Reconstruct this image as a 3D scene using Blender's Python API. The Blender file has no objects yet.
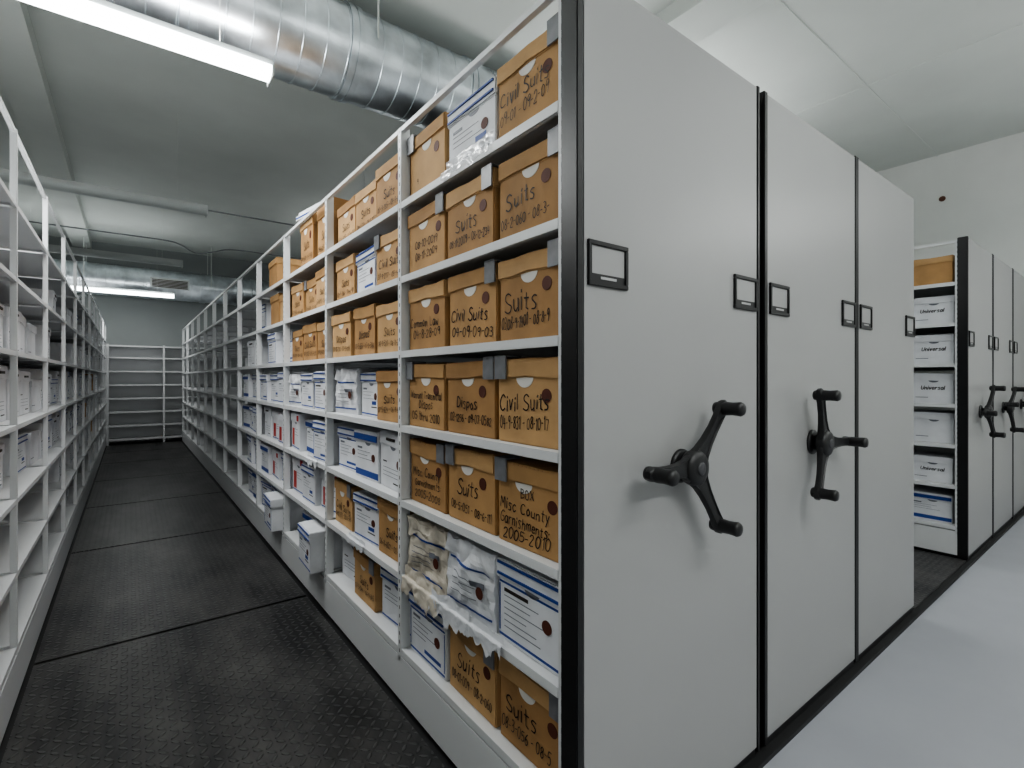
import bpy, bmesh, math, random
from mathutils import Vector, Matrix, noise
random.seed(7)
COL = bpy.context.scene.collection
CAMZ = 1.46
try: bpy.context.scene.view_settings.look = 'AgX - Medium High Contrast'
except Exception: pass

# ------------------------------------------------------------------ materials
def mat(name, col, rough=.6, metal=0., var=0., vscale=6., bump=0., bscale=60., spec=.5, emis=0., ecol=None, coat=0., alpha=1.):
    m = bpy.data.materials.new(name); m.use_nodes = True
    nt = m.node_tree; b = nt.nodes["Principled BSDF"]
    b.inputs["Base Color"].default_value = (*col, 1)
    b.inputs["Roughness"].default_value = rough
    b.inputs["Metallic"].default_value = metal
    b.inputs["Specular IOR Level"].default_value = spec
    b.inputs["Coat Weight"].default_value = coat
    b.inputs["Alpha"].default_value = alpha
    tc = nt.nodes.new("ShaderNodeTexCoord")
    if var > 0:
        n = nt.nodes.new("ShaderNodeTexNoise"); n.inputs["Scale"].default_value = vscale
        n.inputs["Detail"].default_value = 5
        nt.links.new(tc.outputs["Object"], n.inputs["Vector"])
        r = nt.nodes.new("ShaderNodeValToRGB")
        r.color_ramp.elements[0].position = .3; r.color_ramp.elements[1].position = .7
        r.color_ramp.elements[0].color = (*[c*(1-var) for c in col], 1)
        r.color_ramp.elements[1].color = (*[min(1, c*(1+var)) for c in col], 1)
        nt.links.new(n.outputs["Fac"], r.inputs["Fac"]); nt.links.new(r.outputs["Color"], b.inputs["Base Color"])
    if bump > 0:
        n = nt.nodes.new("ShaderNodeTexNoise"); n.inputs["Scale"].default_value = bscale
        nt.links.new(tc.outputs["Object"], n.inputs["Vector"])
        bp = nt.nodes.new("ShaderNodeBump"); bp.inputs["Strength"].default_value = bump
        bp.inputs["Distance"].default_value = .01
        nt.links.new(n.outputs["Fac"], bp.inputs["Height"]); nt.links.new(bp.outputs["Normal"], b.inputs["Normal"])
    if emis > 0:
        b.inputs["Emission Color"].default_value = (*(ecol or (1, 1, 1)), 1)
        b.inputs["Emission Strength"].default_value = emis
    return m

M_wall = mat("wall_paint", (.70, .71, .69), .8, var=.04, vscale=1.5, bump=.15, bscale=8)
M_wallb = mat("wall_paint_dimmed", (.30, .32, .32), .8, var=.04, vscale=1.5, bump=.15, bscale=8)  # end wall's dimness put into a darker copy of the wall paint
M_ceil = mat("ceiling_paint", (.66, .69, .665), .7, var=.05, vscale=1.2, bump=.15, bscale=5)
M_floor = mat("floor_epoxy", (.335, .345, .375), .5, var=.05, vscale=2, bump=.05, bscale=20)
M_panel = mat("panel_grey", (.325, .325, .325), .36, var=.02, vscale=1.5, bump=.02, bscale=350)
M_steel = mat("shelf_white", (.70, .71, .72), .45)
M_steel2 = mat("shelf_pale", (.64, .65, .66), .45)
M_black = mat("black_trim", (.010, .010, .011), .4)
M_handle = mat("black_plastic", (.012, .012, .013), .42, bump=.1, bscale=300)
M_cap = mat("grey_cap", (.05, .05, .055), .4)
M_paper = mat("card_insert", (.42, .42, .42), .6)
M_kraft = mat("kraft_board", (.43, .252, .108), .8, var=.18, vscale=5, bump=.15, bscale=25)
M_kraft2 = mat("kraft_board_light", (.50, .308, .142), .8, var=.16, vscale=5, bump=.15, bscale=25)
M_kraft3 = mat("kraft_board_dark", (.365, .205, .084), .8, var=.18, vscale=5, bump=.15, bscale=25)
M_white = mat("white_board", (.70, .71, .74), .7, var=.10, vscale=6, bump=.2, bscale=22)
M_crump = mat("crumpled_board", (.60, .55, .47), .8, var=.25, vscale=9, bump=.6, bscale=18)
M_blue = mat("blue_print", (.02, .06, .27), .6)
M_ink = mat("black_marker", (.020, .013, .011), .6)
M_grey = mat("grey_print", (.16, .17, .20), .6)
M_hole = mat("hand_hole_paper", (.72, .70, .66), .8)
M_dark = mat("hand_hole_dark", (.05, .03, .02), .9)
M_dot = mat("brown_sticker", (.095, .022, .010), .7)
M_tape = mat("duct_tape", (.19, .195, .21), .4, var=.2, vscale=20)
M_plastic = mat("plastic_wrap", (.78, .80, .83), .15, bump=.3, bscale=14, coat=.4, alpha=.4)
M_deck = mat("deck_dark", (.012, .012, .013), .6)
M_duct = mat("galvanised", (.70, .74, .78), .30, metal=1., var=.28, vscale=4, bump=.07, bscale=5)
M_conduit = mat("conduit_grey", (.26, .27, .28), .4, metal=.5)
M_fix = mat("fixture_white", (.52, .54, .54), .5)
M_lens_on = mat("lamp_lens_lit", (.9, .95, .97), .4, emis=12, ecol=(.95, 1., .99))
M_lens_off = mat("lamp_lens_unlit", (.50, .53, .53), .35)
M_rust = mat("rust_plate", (.12, .05, .03), .7)
M_red = mat("red_print", (.42, .03, .025), .6)

def nodes_of(m):
    nt = m.node_tree; b = nt.nodes["Principled BSDF"]
    tc = nt.nodes.new("ShaderNodeTexCoord"); s = nt.nodes.new("ShaderNodeSeparateXYZ")
    nt.links.new(tc.outputs["Object"], s.inputs[0])
    def M(op, a, c=None):
        n = nt.nodes.new("ShaderNodeMath"); n.operation = op
        for i, v in enumerate((a, c)):
            if v is None: continue
            if isinstance(v, (int, float)): n.inputs[i].default_value = v
            else: nt.links.new(v, n.inputs[i])
        return n.outputs[0]
    return nt, b, tc, s, M
def slotted(name, c):
    m = mat(name, c, .45); nt, b, tc, s, M = nodes_of(m)
    f = M('FRACT', M('MULTIPLY', s.outputs[2], 26.))
    k = M('MULTIPLY', M('LESS_THAN', f, .42), M('LESS_THAN', M('ABSOLUTE', s.outputs[1]), .004))
    mx = nt.nodes.new("ShaderNodeMix"); mx.data_type = 'RGBA'
    nt.links.new(k, mx.inputs[0]); mx.inputs[6].default_value = (*c, 1); mx.inputs[7].default_value = (.10, .10, .10, 1)
    nt.links.new(mx.outputs[2], b.inputs["Base Color"])
    return m
M_slot = slotted("slotted_steel", (.68, .69, .70))

def tread():
    m = mat("tread_rubber", (.02, .02, .021), .40); nt, b, tc, s, M = nodes_of(m)
    px = M('MULTIPLY', s.outputs[0], 24.); py = M('MULTIPLY', s.outputs[1], 24.)
    fx = M('SUBTRACT', M('FRACT', px), .5); fy = M('SUBTRACT', M('FRACT', py), .5)
    par = M('FLOORED_MODULO', M('ADD', M('FLOOR', px), M('FLOOR', py)), 2.)
    sg = M('SUBTRACT', M('MULTIPLY', par, 2.), 1.)
    fy2 = M('MULTIPLY', fy, sg)
    a = M('MULTIPLY', M('ADD', fx, fy2), .707); c = M('MULTIPLY', M('SUBTRACT', fx, fy2), .707)
    d = M('ADD', M('POWER', M('ABSOLUTE', M('DIVIDE', a, .50)), 2.), M('POWER', M('ABSOLUTE', M('DIVIDE', c, .17)), 2.))
    h = M('MAXIMUM', M('SUBTRACT', 1., d), 0.)
    h = M('MINIMUM', M('MULTIPLY', h, 1.6), 1.)
    bp = nt.nodes.new("ShaderNodeBump"); bp.inputs["Strength"].default_value = 1.; bp.inputs["Distance"].default_value = .012
    nt.links.new(h, bp.inputs["Height"]); nt.links.new(bp.outputs["Normal"], b.inputs["Normal"])
    mp = nt.nodes.new("ShaderNodeMapping"); mp.inputs["Scale"].default_value = (2.2, .8, 1)
    nt.links.new(tc.outputs["Object"], mp.inputs["Vector"])
    n = nt.nodes.new("ShaderNodeTexNoise"); n.inputs["Scale"].default_value = 1.4; n.inputs["Detail"].default_value = 10; n.inputs["Roughness"].default_value = .7
    nt.links.new(mp.outputs["Vector"], n.inputs["Vector"])
    r = nt.nodes.new("ShaderNodeValToRGB"); r.color_ramp.elements[0].position = .40; r.color_ramp.elements[1].position = .68
    r.color_ramp.elements[0].color = (.012, .012, .013, 1); r.color_ramp.elements[1].color = (.090, .088, .084, 1)
    nt.links.new(n.outputs["Fac"], r.inputs["Fac"])
    mx = nt.nodes.new("ShaderNodeMix"); mx.data_type = 'RGBA'
    nt.links.new(M('MULTIPLY', h, .6), mx.inputs[0]); nt.links.new(r.outputs["Color"], mx.inputs[6]); mx.inputs[7].default_value = (.12, .12, .12, 1)
    nt.links.new(mx.outputs[2], b.inputs["Base Color"])
    return m
M_tread = tread()

# ------------------------------------------------------------------ helpers
def obj(name, me, loc=(0, 0, 0), rot=(0, 0, 0), parent=None, **kw):
    o = bpy.data.objects.new(name, me); COL.objects.link(o)
    o.location = loc; o.rotation_euler = rot
    if parent is not None: o.parent = parent
    for k, v in kw.items(): o[k] = v
    return o

def boxes_mesh(name, lst, mats, bevel=0.):
    bm = bmesh.new()
    for b in lst:
        x0, x1, y0, y1, z0, z1 = b[:6]; mi = b[6] if len(b) > 6 else 0
        vs = [bm.verts.new((x, y, z)) for x in (x0, x1) for y in (y0, y1) for z in (z0, z1)]
        for q in ((0, 1, 3, 2), (4, 6, 7, 5), (0, 4, 5, 1), (2, 3, 7, 6), (0, 2, 6, 4), (1, 5, 7, 3)):
            f = bm.faces.new([vs[i] for i in q]); f.material_index = mi
    bmesh.ops.recalc_face_normals(bm, faces=bm.faces)
    if bevel > 0:
        bmesh.ops.bevel(bm, geom=list(bm.edges), offset=bevel, segments=2, affect='EDGES', clamp_overlap=True)
    me = bpy.data.meshes.new(name); bm.to_mesh(me); bm.free()
    for m in (mats if isinstance(mats, (list, tuple)) else [mats]): me.materials.append(m)
    return me

def lathe(name, prof, m, axis='Z', seg=24, smooth=True, sharp=None):
    bm = bmesh.new(); rings = []
    for r, h in prof:
        ring = []
        for i in range(seg):
            a = 2*math.pi*i/seg; c, s = r*math.cos(a), r*math.sin(a)
            p = {'Z': (c, s, h), 'X': (h, c, s), 'Y': (c, h, s)}[axis]
            ring.append(bm.verts.new(p))
        rings.append(ring)
    for A, B in zip(rings, rings[1:]):
        for i in range(seg):
            bm.faces.new((A[i], A[(i+1) % seg], B[(i+1) % seg], B[i]))
    bm.faces.new(rings[0]); bm.faces.new(rings[-1])
    bmesh.ops.recalc_face_normals(bm, faces=bm.faces)
    me = bpy.data.meshes.new(name); bm.to_mesh(me); bm.free(); me.materials.append(m)
    if smooth:
        for p in me.polygons: p.use_smooth = len(p.vertices) == 4
    if sharp: me.set_sharp_from_angle(angle=sharp)
    return me

# ------------------------------------------------------------------ stroke lettering
G = {
'0': [[(1.7,6),(.4,5),(0,3),(.4,1),(1.7,0),(3,1),(3.4,3),(3,5),(1.7,6)]],
'1': [[(0,4.8),(1,6),(1,0)]],
'2': [[(0,4.8),(.8,5.9),(2.2,5.9),(3,4.7),(2.2,3),(0,0),(3.2,0)]],
'3': [[(0,5.5),(1.4,6),(2.7,5),(2.2,3.6),(1,3.2),(2.4,2.8),(3,1.5),(2,.1),(0,.4)]],
'4': [[(1,6),(0,2.4),(3.2,2.6)],[(2.4,5),(2.2,0)]],
'5': [[(3,6),(.5,6),(.3,3.5),(1.8,3.8),(3,2.6),(2.8,1),(1.5,0),(0,.5)]],
'6': [[(2.4,6),(.8,4.4),(0,2),(.6,.4),(1.8,0),(3,1),(2.6,2.6),(1.2,2.9),(.2,1.8)]],
'7': [[(0,5.8),(3.1,6),(1.2,0)]],
'8': [[(2.8,5.2),(1.6,6),(.3,5),(1,3.6),(2.6,2.4),(2.8,.9),(1.5,0),(.1,1),(.6,2.5),(2.2,3.8),(2.8,5.2)]],
'9': [[(2.8,4.6),(1.6,3.2),(.3,4.2),(.8,5.7),(2.2,6),(2.9,4.8),(2.4,0)]],
'-': [[(0,3),(2,3.1)]], '.': [[(0,0),(.3,.3)]], ',': [[(.3,.4),(0,-.9)]], ':': [[(0,.8),(.3,1)],[(0,3),(.3,3.2)]], ' ': [],
'B': [[(0,0),(0,6)],[(0,6),(2.4,5.6),(2.6,4),(.2,3.2),(3,2.6),(3.2,.8),(0,0)]],
'C': [[(3.4,5.2),(2.2,6),(.7,5),(0,3),(.6,.8),(2,0),(3.6,.7)]],
'D': [[(0,0),(.1,6),(2.4,5.2),(3.4,3),(2.4,.7),(0,0)]],
'G': [[(3.4,5.2),(2.2,6),(.6,4.9),(0,3),(.6,.8),(2,0),(3.4,1),(3.4,2.8),(2,2.8)]],
'L': [[(0,6),(0,0),(2.8,.1)]],
'M': [[(0,0),(.5,6),(2,2.2),(3.6,6),(4.2,0)]],
'N': [[(0,0),(0,6),(3,0),(3.1,6)]],
'O': [[(1.7,6),(.3,5),(0,3),(.4,.9),(1.8,0),(3.2,1),(3.5,3.2),(2.9,5.2),(1.7,6)]],
'X': [[(0,6),(3.2,0)],[(3.3,6),(0,0)]],
'U': [[(0,6),(.2,1.4),(1.6,0),(3,1.4),(3.3,6)]],
'S': [[(3.2,5.2),(2,6),(.5,5.3),(.4,4),(2,3),(3.3,2),(3,.6),(1.5,0),(0,.8)]],
'T': [[(0,6),(3.8,6)],[(1.9,6),(1.8,0)]],
'W': [[(0,6),(1,0),(2.2,4.2),(3.4,0),(4.6,6)]],
'a': [[(2.5,3.4),(1,3.8),(0,2),(.8,0),(2.2,.8),(2.6,3.6),(2.7,0)]],
'b': [[(0,6),(0,0),(1.6,0),(2.5,1.6),(1.8,3.4),(.1,2.8)]],
'c': [[(2.4,3.2),(1.2,3.8),(0,2),(1,0),(2.5,.6)]],
'd': [[(2.5,2.8),(1,3.6),(0,1.8),(.9,0),(2.4,1)],[(2.6,6),(2.6,0)]],
'e': [[(.1,2),(2.4,2.2),(1.8,3.7),(.5,3.4),(0,1.6),(1,0),(2.5,.6)]],
'f': [[(2.2,5.8),(1.2,5.8),(1,0)],[(0,3.4),(2,3.5)]],
'h': [[(0,6),(0,0)],[(0,2.6),(1.4,3.7),(2.3,2.8),(2.4,0)]],
'i': [[(.3,3.8),(.3,0)],[(.3,5.2),(.5,5.8)]],
'l': [[(0,6),(.1,0)]],
'm': [[(0,3.8),(0,0)],[(0,2.8),(1,3.7),(1.7,3),(1.7,0)],[(1.7,2.8),(2.8,3.7),(3.5,3),(3.5,0)]],
'n': [[(0,3.8),(0,0)],[(0,2.7),(1.2,3.7),(2.2,3),(2.3,0)]],
'o': [[(1.2,3.8),(0,2.2),(.8,.1),(2.2,.6),(2.4,2.6),(1.2,3.8)]],
'p': [[(0,3.8),(0,-2)],[(0,3),(1.5,3.8),(2.5,2.2),(1.6,.2),(0,.6)]],
'r': [[(0,3.8),(0,0)],[(0,2.4),(1,3.6),(2,3.5)]],
's': [[(2.3,3.5),(1,3.9),(.2,2.9),(2.0,1.5),(1.8,.1),(.2,.1)]],
't': [[(.9,5.6),(.9,.4),(1.9,0)],[(0,3.8),(2.1,3.9)]],
'u': [[(0,3.8),(.1,1),(1,0),(2.2,1)],[(2.3,3.8),(2.4,0)]],
'v': [[(0,3.8),(1.1,0),(2.3,3.9)]],
'w': [[(0,3.8),(.8,0),(1.7,3),(2.6,0),(3.4,3.8)]],
'x': [[(0,3.8),(2.3,0)],[(2.3,3.8),(0,0)]],
'y': [[(0,3.8),(1.1,.8)],[(2.4,3.8),(.4,-2)]],
}
def lettering(name, lines, y, w, mat_=M_ink, jit=.17, lean0=None, maxw=.28):
    bm = bmesh.new()
    for text, xc, zb, ch in lines:
        s = ch/6.; tot = 0; adv = []
        for c in text:
            g = G.get(c, []); mx = max([p[0] for st in g for p in st], default=1.3)
            adv.append(tot); tot += mx+1.35+(random.uniform(-.2, .35) if jit else 0)
        tot -= 1.2; sx = min(s, maxw/max(tot, 1)); x0 = xc-tot*sx/2
        x0 = max(-.145, min(x0, .145-tot*sx))          # keep the line on the box face
        sl = random.uniform(-.05, .06) if jit else 0; lean = random.uniform(-.02, .18) if lean0 is None else lean0
        for c, a in zip(text, adv):
            cs = random.uniform(.86, 1.14) if jit else 1; cb = random.uniform(-.4, .4) if jit else 0
            for st in G.get(c, []):
                pts = []
                for (u, v) in st:
                    v = v*cs+cb; u2 = a+u+random.uniform(-jit, jit)+v*lean; v2 = v+random.uniform(-jit, jit)
                    pts.append(Vector((x0+u2*sx, y, zb+v2*s+(u2*sx)*sl)))
                if len(pts) > 3:
                    q = []
                    P_ = [pts[0]]+pts+[pts[-1]]
                    for i in range(1, len(P_)-2):
                        for t in (0, .33, .66):
                            p0, p1, p2, p3 = P_[i-1:i+3]
                            q.append(.5*((2*p1)+(p2-p0)*t+(2*p0-5*p1+4*p2-p3)*t*t+(3*p1-p0-3*p2+p3)*t**3))
                    q.append(pts[-1]); pts = q
                ww = w*random.uniform(.75, 1.15)*(min(1, max(.64, sx*6/.045)))
                for p, n in zip(pts, pts[1:]):
                    d = n-p
                    if d.length < 1e-5: continue
                    d.normalize(); nn = Vector((-d.z, 0, d.x))*ww/2; e = d*ww*.35
                    bm.faces.new([bm.verts.new(v) for v in (p-e-nn, n+e-nn, n+e+nn, p-e+nn)])
    me = bpy.data.meshes.new(name); bm.to_mesh(me); bm.free(); me.materials.append(mat_)
    return me

# ------------------------------------------------------------------ room shell
XL, XR, YF, YB, ZC = -1.75, 8.65, -3.2, 14.3, 4.46
def slab(name, b, m, **kw):
    return obj(name, boxes_mesh(name, [b], m), kind="structure", **kw)
slab("floor", (XL-.1, XR+.1, YF-.1, YB+.1, -.12, -.02), M_floor)
slab("ceiling", (XL-.1, XR+.1, YF-.1, YB+.1, ZC, ZC+.1), M_ceil)
slab("wall_left", (XL-.1, XL, YF-.1, YB+.1, -.02, ZC), M_wall)
slab("wall_right", (XR, XR+.1, YF-.1, YB+.1, -.02, ZC), M_wall)
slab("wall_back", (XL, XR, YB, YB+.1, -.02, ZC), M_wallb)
slab("wall_front", (XL, XR, YF-.1, YF, -.02, ZC), M_wall)
slab("trim_1", (XL+.02, XR-.02, .93, YB-.01, -.02, 0.), M_deck)
slab("trim_2", (-.98, -.66, YF, YB, ZC-.16, ZC), M_ceil)
slab("trim_3", (3.45, 3.85, YF, YB, ZC-.14, ZC), M_ceil)
slab("trim_5", (XL, XR, 1.86, 1.89, ZC-.008, ZC), M_ceil)
slab("trim_6", (6.0, 6.03, YF, YB, ZC-.006, ZC), M_ceil)

# ------------------------------------------------------------------ floor mats
my = [.95, 3.48, 5.50, 7.30, 9.10, 10.9, 12.4, 13.78]
for x0, x1 in ((-.385, .935), (3.93, 5.28)):
    for a, b in zip(my, my[1:]):
        me = boxes_mesh("rubber_floor_mat", [(x0, x1, a+.014, b-.014, 0, .010)], M_tread)
        obj("rubber_floor_mat", me, label="black diamond-tread rubber mat on the aisle floor", category="floor mat", group="rubber mats in the aisles")

# ------------------------------------------------------------------ mobile shelving
BAY = 1.055; Y0 = 1.02; SZ = [.26+.33*i for i in range(7)]; H = 2.575; PY = .96
POSTW = .034
cache = {}
def shelf_mesh(W, m):
    k = ('s', round(W, 3), m.name)
    if k not in cache:
        L = BAY-POSTW-.002; t = .03 if m is M_steel else .022
        cache[k] = boxes_mesh("shelf", [(0, W, 0, L, -.004, 0), (0, .003, 0, L, -t, -.004), (W-.003, W, 0, L, -t, -.004),
                              (.003, W-.003, 0, .003, -t*.7, -.004), (.003, W-.003, L-.003, L, -t*.7, -.004), (0, .014, 0, L, -t, -t+.002), (W-.014, W, 0, L, -t, -t+.002)], m)
    return cache[k]
post_me = boxes_mesh("upright", [(-.022, .022, -POSTW/2, POSTW/2, 0, H-.2)], M_slot, .002)
post_thin = boxes_mesh("upright", [(-.012, .012, -.011, .011, 0, H-.2)], M_steel2, .002)
rail_me = boxes_mesh("top_rail", [(0, .02, 0, BAY-POSTW, -.02, 0)], M_steel)
rail_me2 = boxes_mesh("top_rail", [(0, .016, 0, BAY-POSTW, -.016, 0)], M_steel2)
def ring_plate(name, w, h, b, t):
    return boxes_mesh(name, [(0, w, -t, 0, 0, b), (0, w, -t, 0, h-b, h), (0, b, -t, 0, b, h-b), (w-b, w, -t, 0, b, h-b)], M_black, .0015)
lh_me = ring_plate("label_holder", .165, .125, .013, .009)
card_me = boxes_mesh("label_card", [(.013, .152, -.003, 0, .034, .112), (.013, .152, -.0045, 0, .013, .034, 1)], [M_panel, M_black])
chip_me = boxes_mesh("label_mark", [(.05, .115, -.006, -.0045, .020, .027)], M_paper)

def spoke_mesh():
    bm = bmesh.new()
    secs = [(.0, .050, .018, 0), (.03, .046, .018, 0), (.06, .031, .017, -.002), (.10, .023, .015, -.006), (.15, .019, .014, -.011), (.195, .019, .014, -.014), (.225, .022, .015, -.015), (.245, .019, .014, -.015), (.256, .010, .009, -.015)]
    prev = None
    for x, hw, ht, y in secs:
        ring = []
        for i in range(16):
            a = 2*math.pi*(i+.5)/16; c, s = math.cos(a), math.sin(a)
            pw = lambda v: math.copysign(abs(v)**.5, v)
            dy = .008 if (abs(c) < .6 and s < 0 and .02 < x < .2) else 0
            ring.append(bm.verts.new((x, y+ht*pw(s)+dy, hw*pw(c))))
        if prev:
            for i in range(16): bm.faces.new((prev[i], prev[(i+1) % 16], ring[(i+1) % 16], ring[i]))
        else: bm.faces.new(ring)
        prev = ring
    bm.faces.new(prev); bmesh.ops.recalc_face_normals(bm, faces=bm.faces)
    me = bpy.data.meshes.new("spoke"); bm.to_mesh(me); bm.free(); me.materials.append(M_handle)
    for p in me.polygons: p.use_smooth = len(p.vertices) == 4
    me.set_sharp_from_angle(angle=.6)
    return me
spoke_me = spoke_mesh()
grip_me = lathe("grip", [(.012, .034), (.020, .030), (.022, .020), (.021, .004), (.0225, -.012), (.021, -.03), (.0225, -.05), (.0235, -.058), (.019, -.066), (.004, -.068)], M_handle, 'Y', 24)
hub_me = lathe("hub", [(.03, .05), (.03, .022), (.052, .020), (.056, .010), (.056, -.010), (.050, -.020), (.034, -.024), (.003, -.025)], M_handle, 'Y', 32)
cap_me = lathe("hub_cap", [(.021, -.018), (.021, -.027), (.017, -.030), (.002, -.030)], M_cap, 'Y', 24)
base_me = lathe("handle_flange", [(.055, .002), (.055, -.006), (.048, -.012), (.03, -.013)], M_handle, 'Y', 32)

def handle(root, x, z, angs):
    h = obj("crank_handle", hub_me, (x, -.052, z), parent=root, label="black three-arm crank handle")
    obj("hub_cap", cap_me, parent=h); obj("handle_flange", base_me, (0, .051, 0), parent=h)
    for a in angs:
        r = math.radians(a)
        obj("spoke", spoke_me, parent=h, rot=(0, -r, 0))
        obj("grip", grip_me, (.228*math.cos(r), -.022, .228*math.sin(r)), parent=h)

def unit(x0, x1, nb, label, angs=None, trimL=True, trimR=True, toprail=True, labels=True, sheet=False, hx=.445):
    W = x1-x0
    root = obj("mobile_shelving_unit", None, (x0, PY, 0), label=label, category="shelving unit", group="mobile shelving units")
    root.empty_display_size = .1
    ys = Y0-PY; L = nb*BAY
    st = M_steel2 if sheet else M_steel
    cm = boxes_mesh("carriage", [(0, W, ys-.02, ys+L+.02, .03, .222), (.03, W-.03, ys, ys+L, 0, .03, 1)], [st, M_deck], 0)
    obj("carriage", cm, parent=root)
    pm, ph = (post_thin, .012) if sheet else (post_me, .022)
    for k in range(nb+1):
        for px in ((ph, W-ph) if sheet else (ph, W/2, W-ph)):
            obj("upright", pm, (px, ys+k*BAY, .2), parent=root)
    if sheet:
        obj("centre_back_panel", boxes_mesh("centre_back_panel", [(W/2-.004, W/2+.004, ys, ys+L, .222, H-.03)], M_steel2), parent=root)
    sm = shelf_mesh(W, st)
    for k in range(nb):
        for z in SZ:
            obj("shelf", sm, (0, ys+k*BAY+POSTW/2+.001, z), parent=root)
        if toprail:
            for px in (.001, W-.021): obj("top_rail", rail_me2 if sheet else rail_me, (px, ys+k*BAY+POSTW/2, H-.002), parent=root)
    tl = .022 if trimL else 0; tr = .014 if trimR else 0
    obj("end_panel", boxes_mesh("end_panel", [(tl, W-tr, 0, .035, .03, H+.012)], M_panel, .004), parent=root, label="smooth light grey steel end panel")
    if trimL: obj("edge_bumper", boxes_mesh("edge_bumper", [(-.004, tl, -.003, .062, .012, H+.016)], M_black, .003), parent=root)
    if trimR: obj("edge_bumper", boxes_mesh("edge_bumper", [(W-tr, W+.004, -.003, .05, .012, H+.016)], M_black, .003), parent=root)
    obj("kick_strip", boxes_mesh("kick_strip", [(0.02, W-.02, .004, .04, 0., .03)], M_black), parent=root)
    if labels:
        for lx in (tl+.014, W-tr-.175):
            l = obj("label_holder", lh_me, (lx, 0, 1.715), parent=root)
            obj("label_card", card_me, parent=l); obj("label_mark", chip_me, parent=l)
    if angs: handle(root, hx, 1.175, angs)
    return root

uA = unit(.955, 1.94, 12, "tall light grey shelving unit filled with archive boxes, black handle", (54, -60, 178), hx=.468)
uB = unit(1.985, 2.942, 2, "tall light grey mobile shelving unit closed against its neighbours, black handle", (-2, 112, -118), hx=.435)
uC = unit(2.952, 3.907, 2, "tall light grey shelving unit end beside the open aisle, no handle", None, trimR=False)
uD = unit(5.30, 6.25, 3, "grey mobile shelving unit with white boxes across the second aisle", (60, -60, 180))
uE = unit(6.27, 7.23, 2, "grey mobile shelving unit between two others, black handle", (50, 170, -70))
uF = unit(7.25, 8.20, 2, "grey mobile shelving unit beside the plain white wall, black handle", (60, -60, 180))
uL = unit(-1.36, -.40, 12, "long white steel shelving unit with white boxes along the aisle", None, sheet=True)

def wall_shelf():
    x0, x1, ya, yb = -1.3, 1.9, 13.86, 14.28
    root = obj("wall_shelving", None, ((x0+x1)/2, ya, 0), label="empty light grey steel shelving against the end wall", category="shelving unit")
    c = (x0+x1)/2
    for x in (x0, -.38, .62, x1):
        obj("upright", boxes_mesh("upright", [(-.02, .02, 0, .04, 0, 2.2), (-.02, .02, yb-ya-.04, yb-ya, 0, 2.2), (-.004, .004, .04, yb-ya-.04, 0, 2.2)], M_steel2), (x-c, 0, 0), parent=root)
    for z in (.12, .42, .72, 1.02, 1.32, 1.62, 1.92, 2.18):
        for a, b in ((x0, -.38), (-.38, .62), (.62, x1)):
            obj("shelf", boxes_mesh("shelf", [(.02, b-a-.02, 0, yb-ya-.01, -.035, 0)], M_steel2, .002), (a-c, 0, z), parent=root)
    obj("back_sheet", boxes_mesh("back_sheet", [(x0-c, x1-c, yb-ya-.008, yb-ya, 0, 2.2)], mat("shelf_bright_back", (.82, .83, .84), .5)), parent=root)
wall_shelf()

# ------------------------------------------------------------------ archive boxes
BW, BH, BD = .328, .285, .40
def warp_front(c, seed, bulge):
    n = noise.noise_vector(c*9+Vector((seed*7, 0, 0))); n2 = noise.noise_vector(c*26+Vector((0, seed*3, 0)))
    amt = .022*min(1, c.z/.05)
    d = Vector((n.x*.5, n.y+n2.y*.5, n.z*.3+n2.z*.25))*amt
    if bulge and c.y < 0: d.y -= .018*math.sin(math.pi*min(1, max(0, c.z/.26)))
    return d
def bodymesh(kind, m, crumple=0):
    bm = bmesh.new(); bmesh.ops.create_cube(bm, size=1)
    bmesh.ops.scale(bm, vec=(BW-.012, BD-.012, BH-.02), verts=bm.verts)
    bmesh.ops.translate(bm, vec=(0, 0, (BH-.02)/2), verts=bm.verts)
    if crumple:
        bmesh.ops.subdivide_edges(bm, edges=bm.edges, cuts=18, use_grid_fill=True)
        for v in bm.verts: v.co += warp_front(v.co.copy(), crumple, crumple > 1)
    else:
        bmesh.ops.bevel(bm, geom=list(bm.edges), offset=.004, segments=2, affect='EDGES')
    me = bpy.data.meshes.new("box_body"); bm.to_mesh(me); bm.free(); me.materials.append(m)
    return me
def lidmesh(m, crumple=0, soft=0):
    bm = bmesh.new(); bmesh.ops.create_cube(bm, size=1)
    bmesh.ops.scale(bm, vec=(BW, BD, .068), verts=bm.verts)
    bmesh.ops.translate(bm, vec=(0, 0, BH-.034), verts=bm.verts)
    if crumple:
        bmesh.ops.subdivide_edges(bm, edges=bm.edges, cuts=15, use_grid_fill=True)
        for v in bm.verts:
            n = noise.noise_vector(v.co*12+Vector((crumple*3, 5, 0))); n2 = noise.noise_vector(v.co*30+Vector((crumple*3, 5, 0)))
            v.co += Vector((n.x*.010, n.y*.020+n2.y*.008, n.z*.028+n2.z*.01-.020))
    elif soft:
        bmesh.ops.bevel(bm, geom=list(bm.edges), offset=.005, segments=2, affect='EDGES')
        bmesh.ops.subdivide_edges(bm, edges=bm.edges, cuts=3, use_grid_fill=True)
        for v in bm.verts:
            n = noise.noise_vector(v.co*8+Vector((soft*3.3, 5, 0))); v.co.z += n.z*.011-.003; v.co.y -= abs(n.y)*.005
    me = bpy.data.meshes.new("box_lid"); bm.to_mesh(me); bm.free(); me.materials.append(m)
    return me
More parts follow.
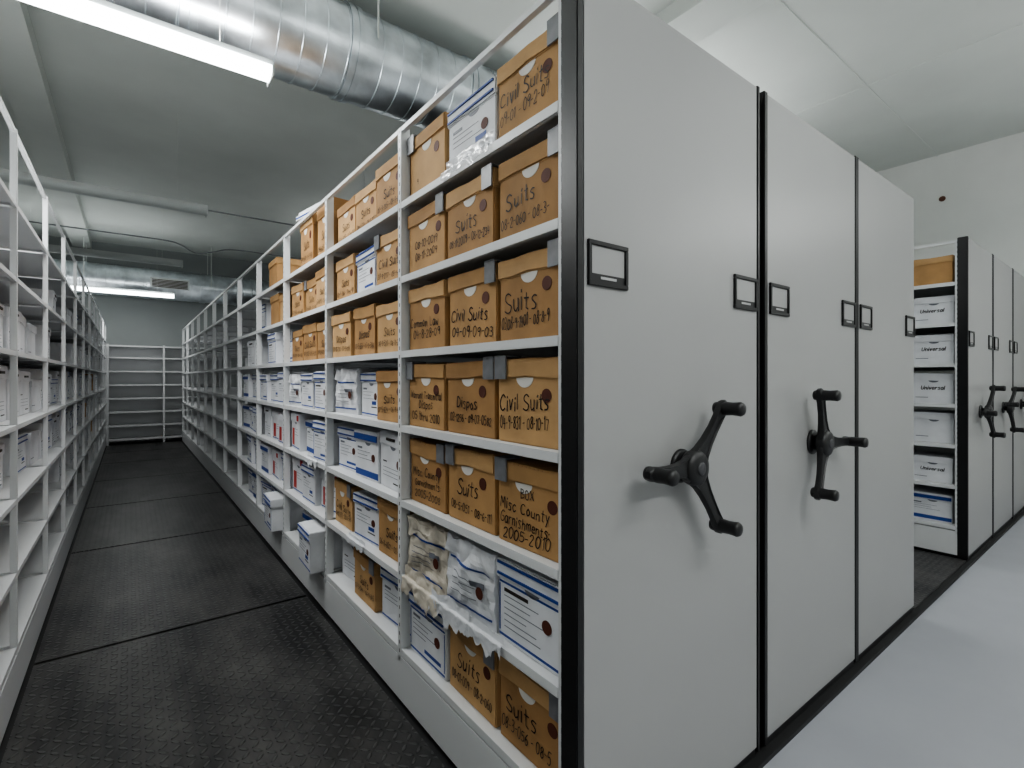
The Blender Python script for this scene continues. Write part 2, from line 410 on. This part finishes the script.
def disc(name, r, m, sx=1., half=False, y=0):
    bm = bmesh.new(); n = 20; vs = []
    for i in range(n+(1 if half else 0)):
        a = (math.pi+math.pi*i/n) if half else 2*math.pi*i/n
        vs.append(bm.verts.new((r*sx*math.cos(a), y, r*math.sin(a))))
    bm.faces.new(vs)
    r_ = bmesh.ops.extrude_face_region(bm, geom=list(bm.faces))
    bmesh.ops.translate(bm, vec=(0, -.0012, 0), verts=[v for v in r_['geom'] if isinstance(v, bmesh.types.BMVert)])
    bmesh.ops.recalc_face_normals(bm, faces=bm.faces)
    me = bpy.data.meshes.new(name); bm.to_mesh(me); bm.free(); me.materials.append(m); return me
FY = -(BD-.012)/2
K_body = [bodymesh('k', m) for m in (M_kraft, M_kraft2, M_kraft3)]
K_lid = [lidmesh(m, soft=i+1) for i, m in enumerate((M_kraft2, M_kraft, M_kraft, M_kraft2, M_kraft3))]
W_body = bodymesh('w', M_white); W_lid = lidmesh(M_white, soft=7)
C_body = bodymesh('c', M_crump, 1); C_lid = lidmesh(M_crump, 1)
V_body = bodymesh('v', M_white, 2); V_lid = lidmesh(M_white, 2)
hole_me = disc("hand_hole", .033, M_hole, 1.25, True); hole_dk = disc("hand_hole", .022, M_grey, 1.7, True)
dot_me = disc("sticker", .022, M_dot)
tape_me = boxes_mesh("duct_tape_patch", [(-.03, .03, -.0075, -.002, -.040, .036), (-.03, .03, -.0075, .06, .034, .0395)], M_tape)
def print_mesh(var=0):
    L = []; y = FY; yl = -BD/2-.004
    w = BW/2-.012
    if var == 3:
        L = [(-.12, -.07, y-.0012, y, .128, .134, 1), (.02, .11, y-.0012, y, .03, .036, 1), (-.05, .06, yl-.0012, yl+.004, BH-.045, BH-.032, 1)]
        L += [(-.12, .10, y-.001, y, .10-i*.02, .102-i*.02, 2) for i in range(3)]
        return boxes_mesh("printed_form", L, [M_blue, M_ink, M_grey])
    if var == 6: return boxes_mesh("printed_form", [(-.11, -.02, y-.0012, y, .05, .056, 2)], [M_blue, M_ink, M_grey])
    if var not in (4, 5):
        L += [(-w, w, yl-.0012, yl+.004, BH-.060, BH-.052, 0), (-w, w, yl-.0012, yl+.004, BH-.022, BH-.014, 0)]
        L += [(-w, w, y-.0012, y, .014, .022, 0)]
    if var in (0, 2): L += [(-w, w, y-.0012, y, .196, .203, 0), (-w, -w+.005, y-.0012, y, .03, .19, 0), (w-.005, w, y-.0012, y, .03, .19, 0)]
    if var == 4: L += [(-w, w, yl-.0012, yl+.004, BH-.060, BH-.026, 0), (-w, w, y-.0012, y, .014, .05, 0)]
    if var == 5: L += [(-w, w, y-.0012, y, .014, .022, 0), (-.12, -.04, y-.0012, y, .03, .16, 3), (w-.05, w, yl-.0012, yl+.004, BH-.06, BH-.02, 3)]
    n = {0: 6, 1: 3, 2: 4, 4: 3, 5: 3}[var]
    for i in range(n):
        z = .155-i*.021; e = [.05, .01, .07, -.01, .04, .06][i]
        L.append((-.125 if var != 5 else -.02, e+(.04 if var == 5 else 0), y-.001, y, z, z+.0022, 2))
    if var != 5: L.append((-.125, -.06 if var else .0, y-.001, y, .17, .182, 2 if var else 1))
    if var == 1: L += [(.02, .11, y-.001, y, .06, .066, 1), (.03, .10, y-.001, y, .078, .10, 0)]
    if var == 2: L += [(-.02, .12, y-.001, y, .04, .055, 0)]
    return boxes_mesh("printed_form", L, [M_blue, M_ink, M_grey, M_red])
P = [print_mesh(i) for i in (0, 1, 2, 3, 4, 5, 6)]
brand_me = lettering("brand_lettering", [("Universal", .03, .120, .034)], FY-.002, .009, jit=0, lean0=.18, maxw=.20)
def joined(b, l, extra=None):
    bm = bmesh.new(); mats = []
    for me in [b, l]+([extra] if extra else []):
        off = len(mats); n0 = len(bm.faces); bm.from_mesh(me); bm.faces.ensure_lookup_table()
        for f in bm.faces[n0:]: f.material_index += off
        mats += list(me.materials)
    me = bpy.data.meshes.new("archive_box"); bm.to_mesh(me); bm.free()
    for m in mats: me.materials.append(m)
    return me
J_white = [joined(W_body, W_lid, p) for p in P]
J_kraft = [joined(b, l) for b, l in zip(K_body, K_lid)]

GRP = "archive boxes on the shelves"
def place(kind, x, y, z, side, lines=None, parts=True, tape=False, yaw=0., sc=(1, 1, 1), what=None, pv=None, brand=False, maxw=.28):
    rot = (0, 0, math.radians(-90 if side < 0 else 90)+yaw)
    v = random.randrange(3); vp = pv if pv is not None else random.choice([0, 1, 2, 1, 3, 4])
    if not parts:
        me = J_white[vp] if kind == 'W' else J_kraft[v]
        lab = "white cardboard archive box with printed form on a steel shelf" if kind == 'W' else "brown cardboard archive box on a steel shelf"
        o = obj("archive_box", me, (x, y, z), rot, label=lab, category="box", group=GRP); o.scale = sc; return o
    lab = {"K": "brown cardboard archive box with black marker writing on a steel shelf",
           "W": "white cardboard archive box with printed stripes on a steel shelf",
           "C": "crumpled tan cardboard box with sagging lid on a steel shelf",
           "V": "bulging white cardboard box with blue stripes on a steel shelf"}[kind]
    if lines: lab = "brown cardboard archive box marked " + what + " in black marker"
    r = obj("archive_box", None, (x, y, z), rot, label=lab, category="box", group=GRP); r.empty_display_size = .05; r.scale = sc
    if kind == 'K':
        obj("box_body", K_body[v], parent=r)
        obj("box_lid", K_lid[random.randrange(5)], (0, 0, 0), (0, random.uniform(-.018, .018), 0), parent=r)
        obj("hand_hole", hole_me, (-.01+random.uniform(-.02, .02), FY, BH-.068), parent=r)
        obj("sticker", dot_me, (.095+random.uniform(-.015, .015), FY-.0005, .170+random.uniform(-.010, .0)), parent=r)
        if lines is None:
            a = random.choice(["Suits", "Civil Suits", "Dispos", "Suits"])
            n = lambda: "0%d-%d-%03d" % (random.randint(4, 9), random.randint(1, 12), random.randint(1, 999))
            lines = [(a, 0, .10, .045), (n()+" - "+n(), 0, .045, .028)]
        obj("lettering", lettering("lettering", lines, FY-.0020, .0048, maxw=maxw), parent=r)
        if tape:
            obj("duct_tape_patch", tape_me, (random.choice([BW/2-.032, BW/2-.032, -BW/2+.032]), -BD/2-.0002, BH-.034), parent=r)
    else:
        b, l = {'W': (W_body, W_lid), 'C': (C_body, C_lid), 'V': (V_body, V_lid)}[kind]
        obj("box_body", b, parent=r); obj("box_lid", l, (0, 0, 0), (0, random.uniform(-.02, .02), 0), parent=r)
        if kind == 'W':
            obj("printed_form", P[vp], parent=r)
            obj("hand_hole", hole_dk, (.02, FY, BH-.069), parent=r)
            if brand: obj("brand_lettering", brand_me, (random.uniform(-.04, .02), 0, random.uniform(-.03, .01)), parent=r)
            elif random.random() < .75 and x < 4: obj("sticker", dot_me, (.09, FY-.0008, .13), parent=r)
        else:
            sd = 2 if kind == 'V' else 1
            bm = bmesh.new()
            def band(xa, xb, za, zb, mi):
                N = 20; rows_ = []
                for i in range(N+1):
                    xx = xa+(xb-xa)*i/N
                    rr = []
                    for zz in (za, zb):
                        c = Vector((xx, FY, zz)); dd = warp_front(c, sd, sd == 2)
                        rr.append(bm.verts.new((xx, FY+dd.y-.0045, zz)))
                    rows_.append(rr)
                for A, B in zip(rows_, rows_[1:]):
                    f = bm.faces.new((A[0], B[0], B[1], A[1])); f.material_index = mi
            band(-.14, .14, .03, .038, 0); band(-.14, .14, .185, .193, 0)
            for i in range(4): band(-.11, .05-.02*(i % 2), .075+i*.022, .078+i*.022, 1)
            band(.03, .10, .13, .15, 1)
            pm = bpy.data.meshes.new("printed_form"); bm.to_mesh(pm); bm.free(); pm.materials.append(M_blue); pm.materials.append(M_grey)
            obj("printed_form", pm, parent=r)
            dd = min(warp_front(Vector((.08+a, FY, .115+c)), sd, sd == 2).y for a in (-.02, 0, .02) for c in (-.02, 0, .02))
            obj("sticker", dot_me, (.08, FY+dd-.003, .115), parent=r)
    return r

FX = .985+BD/2
def by(bay, i): return Y0+bay*BAY+.024+BW/2+i*.338

T0 = {
 (6, 0): ('K', [("Civil Suits", 0, .125, .050), ("09-01 - 09-2-09", 0, .06, .038)], "civil suits"),
 (6, 1): ('W', 1), (6, 2): ('K', [("9", -.08, .06, .02)], "faintly"),
 (5, 0): ('K', [("Suits", -.02, .105, .052), ("08-2-060 - 08-3-", 0, .045, .034)], "suits"),
 (5, 1): ('K', [("Suits", -.02, .105, .052), ("08-11-2009 - 08-12-234", 0, .05, .030)], "suits"),
 (5, 2): ('K', [("08-10-0019", 0, .11, .03), ("08-11-2009", 0, .055, .030)], "with numbers"),
 (4, 0): ('K', [("Suits", -.02, .095, .062), ("03,08-9-1401 - 08-8-9", 0, .04, .036)], "suits"),
 (4, 1): ('K', [("Civil Suits", -.02, .10, .044), ("04-09-09-03", 0, .04, .036)], "civil suits"),
 (4, 2): ('K', [("Common Law", -.02, .105, .036), ("04-8-28-09", 0, .05, .034)], "common law"),
 (3, 0): ('K', [("Civil Suits", -.02, .105, .048), ("04-9-831 - 08-10-17", 0, .045, .038)], "civil suits"),
 (3, 1): ('K', [("Dispos", -.02, .105, .038), ("02-1256 - 09-07-0582", 0, .05, .03)], "dispos"),
 (3, 2): ('K', [("Warrant Transmittal", 0, .130, .030), ("Dispos", 0, .085, .034), ("05 thru 2010", 0, .035, .034)], "warrant transmittal dispos"),
 (2, 0): ('K', [("BOX", .02, .168, .028), ("Misc County", -.02, .118, .036), ("Garnishments:", 0, .068, .036), ("2005-2010", .01, .018, .036)], "misc county garnishments box"),
 (2, 1): ('K', [("Suits", -.02, .105, .052), ("08-5-051 - 08-6-111", 0, .045, .032)], "suits"),
 (2, 2): ('K', [("Misc. County", -.01, .125, .034), ("Garnishments:", 0, .08, .030), ("2005-2008", 0, .03, .034)], "misc county garnishments"),
 (1, 0): ('W', 0), (1, 1): ('V',), (1, 2): ('C',),
 (0, 0): ('K', [("Suits", -.02, .105, .055), ("08-3-056 - 08-5", 0, .045, .038)], "suits"),
 (0, 1): ('K', [("Suits", -.02, .105, .055), ("08-01-009 - 08-2-060", 0, .05, .034)], "suits"),
 (0, 2): ('W', 2),
}
for (t, i), d in T0.items():
    isk = d[0] == 'K'
    lines = d[1] if isk else None
    if isk and i == 0: lines = [(a, b-.025, c, e) for a, b, c, e in lines]
    r = place(d[0], FX+random.uniform(-.006, .006), by(0, i), SZ[t], -1, lines, True, tape=(random.random() < .8), yaw=random.uniform(-.012, .012), what=d[2] if isk else None,
          pv=d[1] if d[0] == 'W' else None, sc=(1, 1, .9+.1*random.random() if t == 6 else .95+.04*random.random()), maxw=.24 if i == 0 else .27)
    if (t, i) == (2, 0):
        for c in r.children:
            if c.name.startswith("sticker"): c.location.x = .110; c.location.z = .165

rows = {
 1: ["WKW", "KWK", "WWW", "KWW", "KKK", "KWK", "KKK"],
 2: ["PW_", "WWW", "WWW", "WWW", "KKK", "KKK", "KK_"],
 3: ["PWW", "WWW", "WWW", "WWW", "WW_", "KK_", "_K_"],
 4: ["WWW", "WWW", "WWW", "WWW", "_W_", "W__", "___"],
}
for bay, rr in rows.items():
    for t, s in enumerate(rr):
        for i, c in enumerate(s):
            if c == '_': continue
            dx = random.uniform(-.01, .06) if c == 'W' else random.uniform(-.005, .03); pv = None
            yaw = random.uniform(-.07, .07) if c == 'W' else random.uniform(-.02, .02)
            if c == 'P': c = 'W'; dx = -.11; pv = 1 if bay == 2 else 2; yaw = -.04
            elif c == 'W' and t in (1, 2) and bay in (2, 3) and random.random() < .4: pv = 5
            s_ = random.uniform(.84, 1.)
            sc = (.97, 1, s_)
            if bay == 2 and t == 6: sc = (.98, 1, 1.25)
            if c == 'W' and bay in (1, 2) and random.random() < .3 and dx > 0: c = 'V'
            place(c, FX+dx, by(bay, i), SZ[t], -1, None, bay <= 2 or dx < -.05, tape=random.random() < .4, yaw=yaw, sc=sc, pv=pv)

# left-hand shelving boxes
for bay in range(2, 11):
    for t in range(7):
        for i in range(3):
            p = {4: .7, 3: .92, 2: .92, 1: .55, 5: .3, 0: .15, 6: .05}[t]
            if bay < 4: p = {2: .6, 3: .6, 4: .6}.get(t, 0)
            if random.random() < p:
                place('W' if (random.random() < .95 or bay < 6) else 'K', -.40-.05-BD/2-random.uniform(0, .025), by(bay, i), SZ[t], 1, None, False, yaw=random.uniform(-.05, .05), pv=random.choice([1, 3, 3, 3, 6]), sc=(.93, .92, random.uniform(.70, .98)))
# second aisle boxes
for t in range(7):
    for i in range(3):
        place('K' if t == 6 else 'W', 5.30+.05+BD/2+random.uniform(0, .03), by(0, i), SZ[t], -1, None, True if t < 6 else False, yaw=random.uniform(-.03, .03), pv=4 if t == 0 else 6, sc=(.94, 1, .74+.17*random.random()), brand=(t in (1, 3, 4, 5)))

zt = SZ[6]+BH*1.25
o = obj("box_lid_stack", boxes_mesh("box_lid_stack", [(-.17, .17, -.2, .2, 0, .03), (-.15, .19, -.19, .2, .03, .062), (-.171, -.17, -.2, .2, .008, .02, 1)], [M_white, M_blue], .002),
        (FX-.03, by(2, 1), zt, ), (0, 0, .15), label="white cardboard lids stacked on top of a tall brown box", category="box lid")

def drape(name, ya, yb, z, up, drop, m, label, cat, seed, amp=1., xin=.972):
    bm = bmesh.new(); nu, nv = 44, 34; g = []
    for i in range(nu+1):
        row = []; u = i/nu
        dn = drop*max(.1, .35+.65*(.5+1.3*noise.noise(Vector((u*5, seed, 0)))+.5*noise.noise(Vector((u*17, seed, 3)))))
        uu = up*max(.3, .6+.4*(.5+1.2*noise.noise(Vector((u*3, seed+5, 0)))))
        tot = uu+.03+dn
        for j in range(nv+1):
            L = tot*j/nv; p = Vector((u*4.5, L*18, seed))
            n = noise.noise_vector(p); n2 = noise.noise_vector(p*2.6)
            cr = (abs(n.x)*.009+abs(n2.x)*.0035)*amp
            if L < uu: px = xin-cr; pz = z+.004+uu-L
            elif L < uu+.03: px = xin-.002-(L-uu)/.03*(xin-.948)-cr*.5; pz = z+.003+abs(n.z)*.004*amp
            else: px = .948-cr; pz = z+.001-(L-uu-.03)
            row.append(bm.verts.new((px, ya+(yb-ya)*u+n.y*.006*amp, pz+n2.z*.002*amp)))
        g.append(row)
    for i in range(nu):
        for j in range(nv): bm.faces.new((g[i][j], g[i+1][j], g[i+1][j+1], g[i][j+1]))
    me = bpy.data.meshes.new(name); bm.to_mesh(me); bm.free(); me.materials.append(m)
    for p in me.polygons: p.use_smooth = True
    return obj(name, me, label=label, category=cat)
drape("plastic_sheet", 1.37, 1.69, SZ[6], .06, .035, M_plastic, "thin clear plastic film hanging over a shelf edge", "plastic sheet", 2., .6)
drape("wrapping_paper", 1.30, 1.56, SZ[1], .03, .06, M_white, "torn white paper hanging over a shelf edge", "paper", 31., .8, .962)
drape("wrapping_paper", 1.50, 1.78, SZ[1], .04, .075, M_white, "torn crumpled white bag hanging over a shelf edge", "paper", 9., 1.1, .960)
drape("wrapping_paper", 1.72, 2.03, SZ[1], .06, .085, M_crump, "torn tan wrapping paper hanging over a shelf edge", "paper", 15., 1.2, .964)
drape("wrapping_paper", 2.5, 2.74, SZ[1], .02, .04, M_white, "loose white paper sheet over a shelf edge", "paper", 21., .5, .962)
drape("wrapping_paper", 3.3, 3.55, SZ[2], .02, .05, M_white, "loose white paper sheet over a shelf edge", "paper", 25., .5, .962)

# ------------------------------------------------------------------ ducts
def duct(name, y, z, r, xa, xb, label):
    prof = []; x = xa; n = 0
    while x < xb:
        prof += [(r, x), (r, x+.142), (r+.006, x+.145), (r+.006, x+.152), (r, x+.155)]
        x += .156; n += 1
        if n % 6 == 0:
            prof += [(r, x), (r+.014, x+.002), (r+.014, x+.045), (r+.006, x+.047), (r+.006, x+.053), (r+.014, x+.055), (r+.014, x+.098), (r, x+.10)]; x += .101
    root = obj(name, lathe(name, prof, M_duct, 'X', 96, sharp=.4), (0, y, z), label=label, category="air duct")
    for sx in (xa+1., xa+3.2, xa+5.4, xa+7.6):
        for s in (-1, 1):
            yy = s*(r+.016)
            obj("duct_strap", boxes_mesh("duct_strap", [(-.006, .006, yy-.002, yy+.002, 0, ZC-z)], M_ceil), (sx, 0, 0), parent=root)
    return root
duct("spiral_air_duct", 3.9, CAMZ+2.53, .325, XL+.02, 8.6, "large galvanised spiral air duct hung under the ceiling")
d2 = duct("spiral_air_duct", 13.5, CAMZ+2.06, .32, XL+.02, 8.6, "galvanised air duct with a vent grille near the end wall")
gl = [(0, .7, -.02, 0, 0, .22)]+[(.03, .67, -.028, -.02, .02+i*.03, .035+i*.03, 1) for i in range(6)]
obj("vent_grille", boxes_mesh("vent_grille", gl, [M_fix, M_dark]), (.35, -.32, -.12), parent=d2)

# ------------------------------------------------------------------ light fixtures (aisle row, plus unseen added ones)
def fixture(xc, yc, on, L=2.4, power=120., z=CAMZ+1.9, name="fluorescent_light", up=.4):
    root = obj(name, None, (xc, yc, z), label="long fluorescent strip light, %s, hung from the ceiling" % ("lit" if on else "switched off"), category="ceiling light", group="fluorescent strip lights")
    obj("light_housing", boxes_mesh("light_housing", [(-L/2, L/2, -.06, .06, .05, .10), (-L/2, -L/2+.012, -.082, .082, -.012, .06), (L/2-.012, L/2, -.082, .082, -.012, .06)], M_fix, .003), parent=root)
    bm = bmesh.new(); rings = []
    for x in (-L/2+.012, L/2-.012):
        rings.append([bm.verts.new((x, .078*math.cos(math.pi+math.pi*i/10), .055+.062*math.sin(math.pi+math.pi*i/10))) for i in range(11)])
    for i in range(10): bm.faces.new((rings[0][i], rings[1][i], rings[1][i+1], rings[0][i+1]))
    bmesh.ops.recalc_face_normals(bm, faces=bm.faces)
    me = bpy.data.meshes.new("light_lens"); bm.to_mesh(me); bm.free(); me.materials.append(M_lens_on if on else M_lens_off)
    obj("light_lens", me, parent=root)
    for s in (-1, 1): obj("hanging_wire", lathe("hanging_wire", [(.0012, .10), (.0012, ZC-z)], M_ceil, 'Z', 6), (s*L*.38, 0, 0), parent=root)
    if on:
        for e, zz, rx in ((power, -.012, 0), (power*up, .115, math.pi)):
            ld = bpy.data.lights.new("strip_lamp", 'AREA'); ld.shape = 'RECTANGLE'; ld.size = L-.05; ld.size_y = .13; ld.energy = e; ld.color = (.995, 1., .985)
            lo = bpy.data.objects.new("strip_lamp", ld); COL.objects.link(lo); lo.parent = root; lo.location = (0, 0, zz); lo.rotation_euler = (rx, 0, 0)
fixture(-.48, 3.47, True, power=64, up=.42); fixture(-.48, 6.8, False); fixture(-.48, 10.2, False); fixture(-.48, 12.2, True, power=30, z=CAMZ+1.62, up=.12)
fixture(4.6, 3.47, True, power=18, up=1.5); fixture(4.6, 9.5, True, power=36, up=.6)  # added lamps over the second aisle, hidden behind the units
fixture(1.5, -1.3, True, power=46, up=1.1); fixture(6.0, -1.3, True, power=34, up=1.5)  # unseen lamps added behind the camera to light panels and front floor

# ------------------------------------------------------------------ conduits and small fittings
def pipe(name, pts, r, m, label, cat):
    P_ = [Vector(p) for p in pts]; q = []; E = [P_[0]*2-P_[1]]+P_+[P_[-1]*2-P_[-2]]
    for i in range(1, len(E)-2):
        p0, p1, p2, p3 = E[i-1:i+3]
        for k in range(6):
            t = k/6; q.append(.5*((2*p1)+(p2-p0)*t+(2*p0-5*p1+4*p2-p3)*t*t+(3*p1-p0-3*p2+p3)*t**3))
    q.append(P_[-1]); bm = bmesh.new(); prev = None
    for i, p in enumerate(q):
        d = (q[min(i+1, len(q)-1)]-q[max(i-1, 0)]).normalized(); s = Vector((0, 1, 0)); s = (s-d*s.dot(d)).normalized(); u = d.cross(s)
        ring = [bm.verts.new(p+(s*math.cos(a)+u*math.sin(a))*r) for a in [2*math.pi*k/10 for k in range(10)]]
        if prev:
            for k in range(10): bm.faces.new((prev[k], prev[(k+1) % 10], ring[(k+1) % 10], ring[k]))
        prev = ring
    bmesh.ops.recalc_face_normals(bm, faces=bm.faces)
    me = bpy.data.meshes.new(name); bm.to_mesh(me); bm.free(); me.materials.append(m)
    for f in me.polygons: f.use_smooth = True
    return obj(name, me, label=label, category=cat)
c1 = pipe("cable", [(-1.76, 11.3, 4.02), (-.4, 11.3, 4.02), (.5, 11.3, 4.02), (.75, 11.3, 3.98), (1.0, 11.3, 3.86), (1.3, 11.3, 3.92), (1.7, 11.3, 4.02), (3, 11.3, 4.02), (8.66, 11.3, 4.02)], .012, M_conduit, "thin dark cable strung across beneath the ceiling", "cable")
c2 = pipe("conduit", [(.70, 6.8, 3.42), (1.1, 6.8, 3.42), (2.4, 6.8, 3.42), (4, 6.8, 3.42), (8.66, 6.8, 3.42)], .009, M_conduit, "thin grey conduit feeding the ceiling strip light", "conduit")
for c, yy, zz in ((c1, 11.3, 4.02), (c2, 6.8, 3.42)):
    for xx in (2.6, 5.2, 7.6):
        obj("hanger", lathe("hanger", [(.004, 0), (.004, ZC-zz+.002)], M_ceil, 'Z', 6), (xx, yy, zz), parent=c)
obj("junction_plate", lathe("junction_plate", [(.035, .004), (.035, -.01), (.025, -.02), (.01, -.022)], M_rust, 'X', 20), (XR, 1.82, 3.86), label="small rusty round cover plate on the white wall", category="cover plate")
obj("sprinkler_head", lathe("sprinkler_head", [(.05, 0), (.05, -.01), (.015, -.012), (.015, -.05), (.03, -.052), (.03, -.056), (.005, -.06)], M_rust, 'Z', 20), (1.0, 3.2, ZC), label="dark sprinkler head on the ceiling", category="sprinkler")

# ------------------------------------------------------------------ world & camera
w = bpy.data.worlds.new("World"); bpy.context.scene.world = w; w.use_nodes = True
w.node_tree.nodes["Background"].inputs[0].default_value = (.8, .85, .9, 1); w.node_tree.nodes["Background"].inputs[1].default_value = .3
cd = bpy.data.cameras.new("camera"); cam = bpy.data.objects.new("camera", cd); COL.objects.link(cam)
cam.location = (0, 0, CAMZ); cam.rotation_euler = (math.radians(90), 0, math.radians(-37.4))
cd.sensor_width = 36; cd.lens = 36*500/1024; cd.shift_y = -6/1024; cd.clip_start = .05
bpy.context.scene.camera = cam
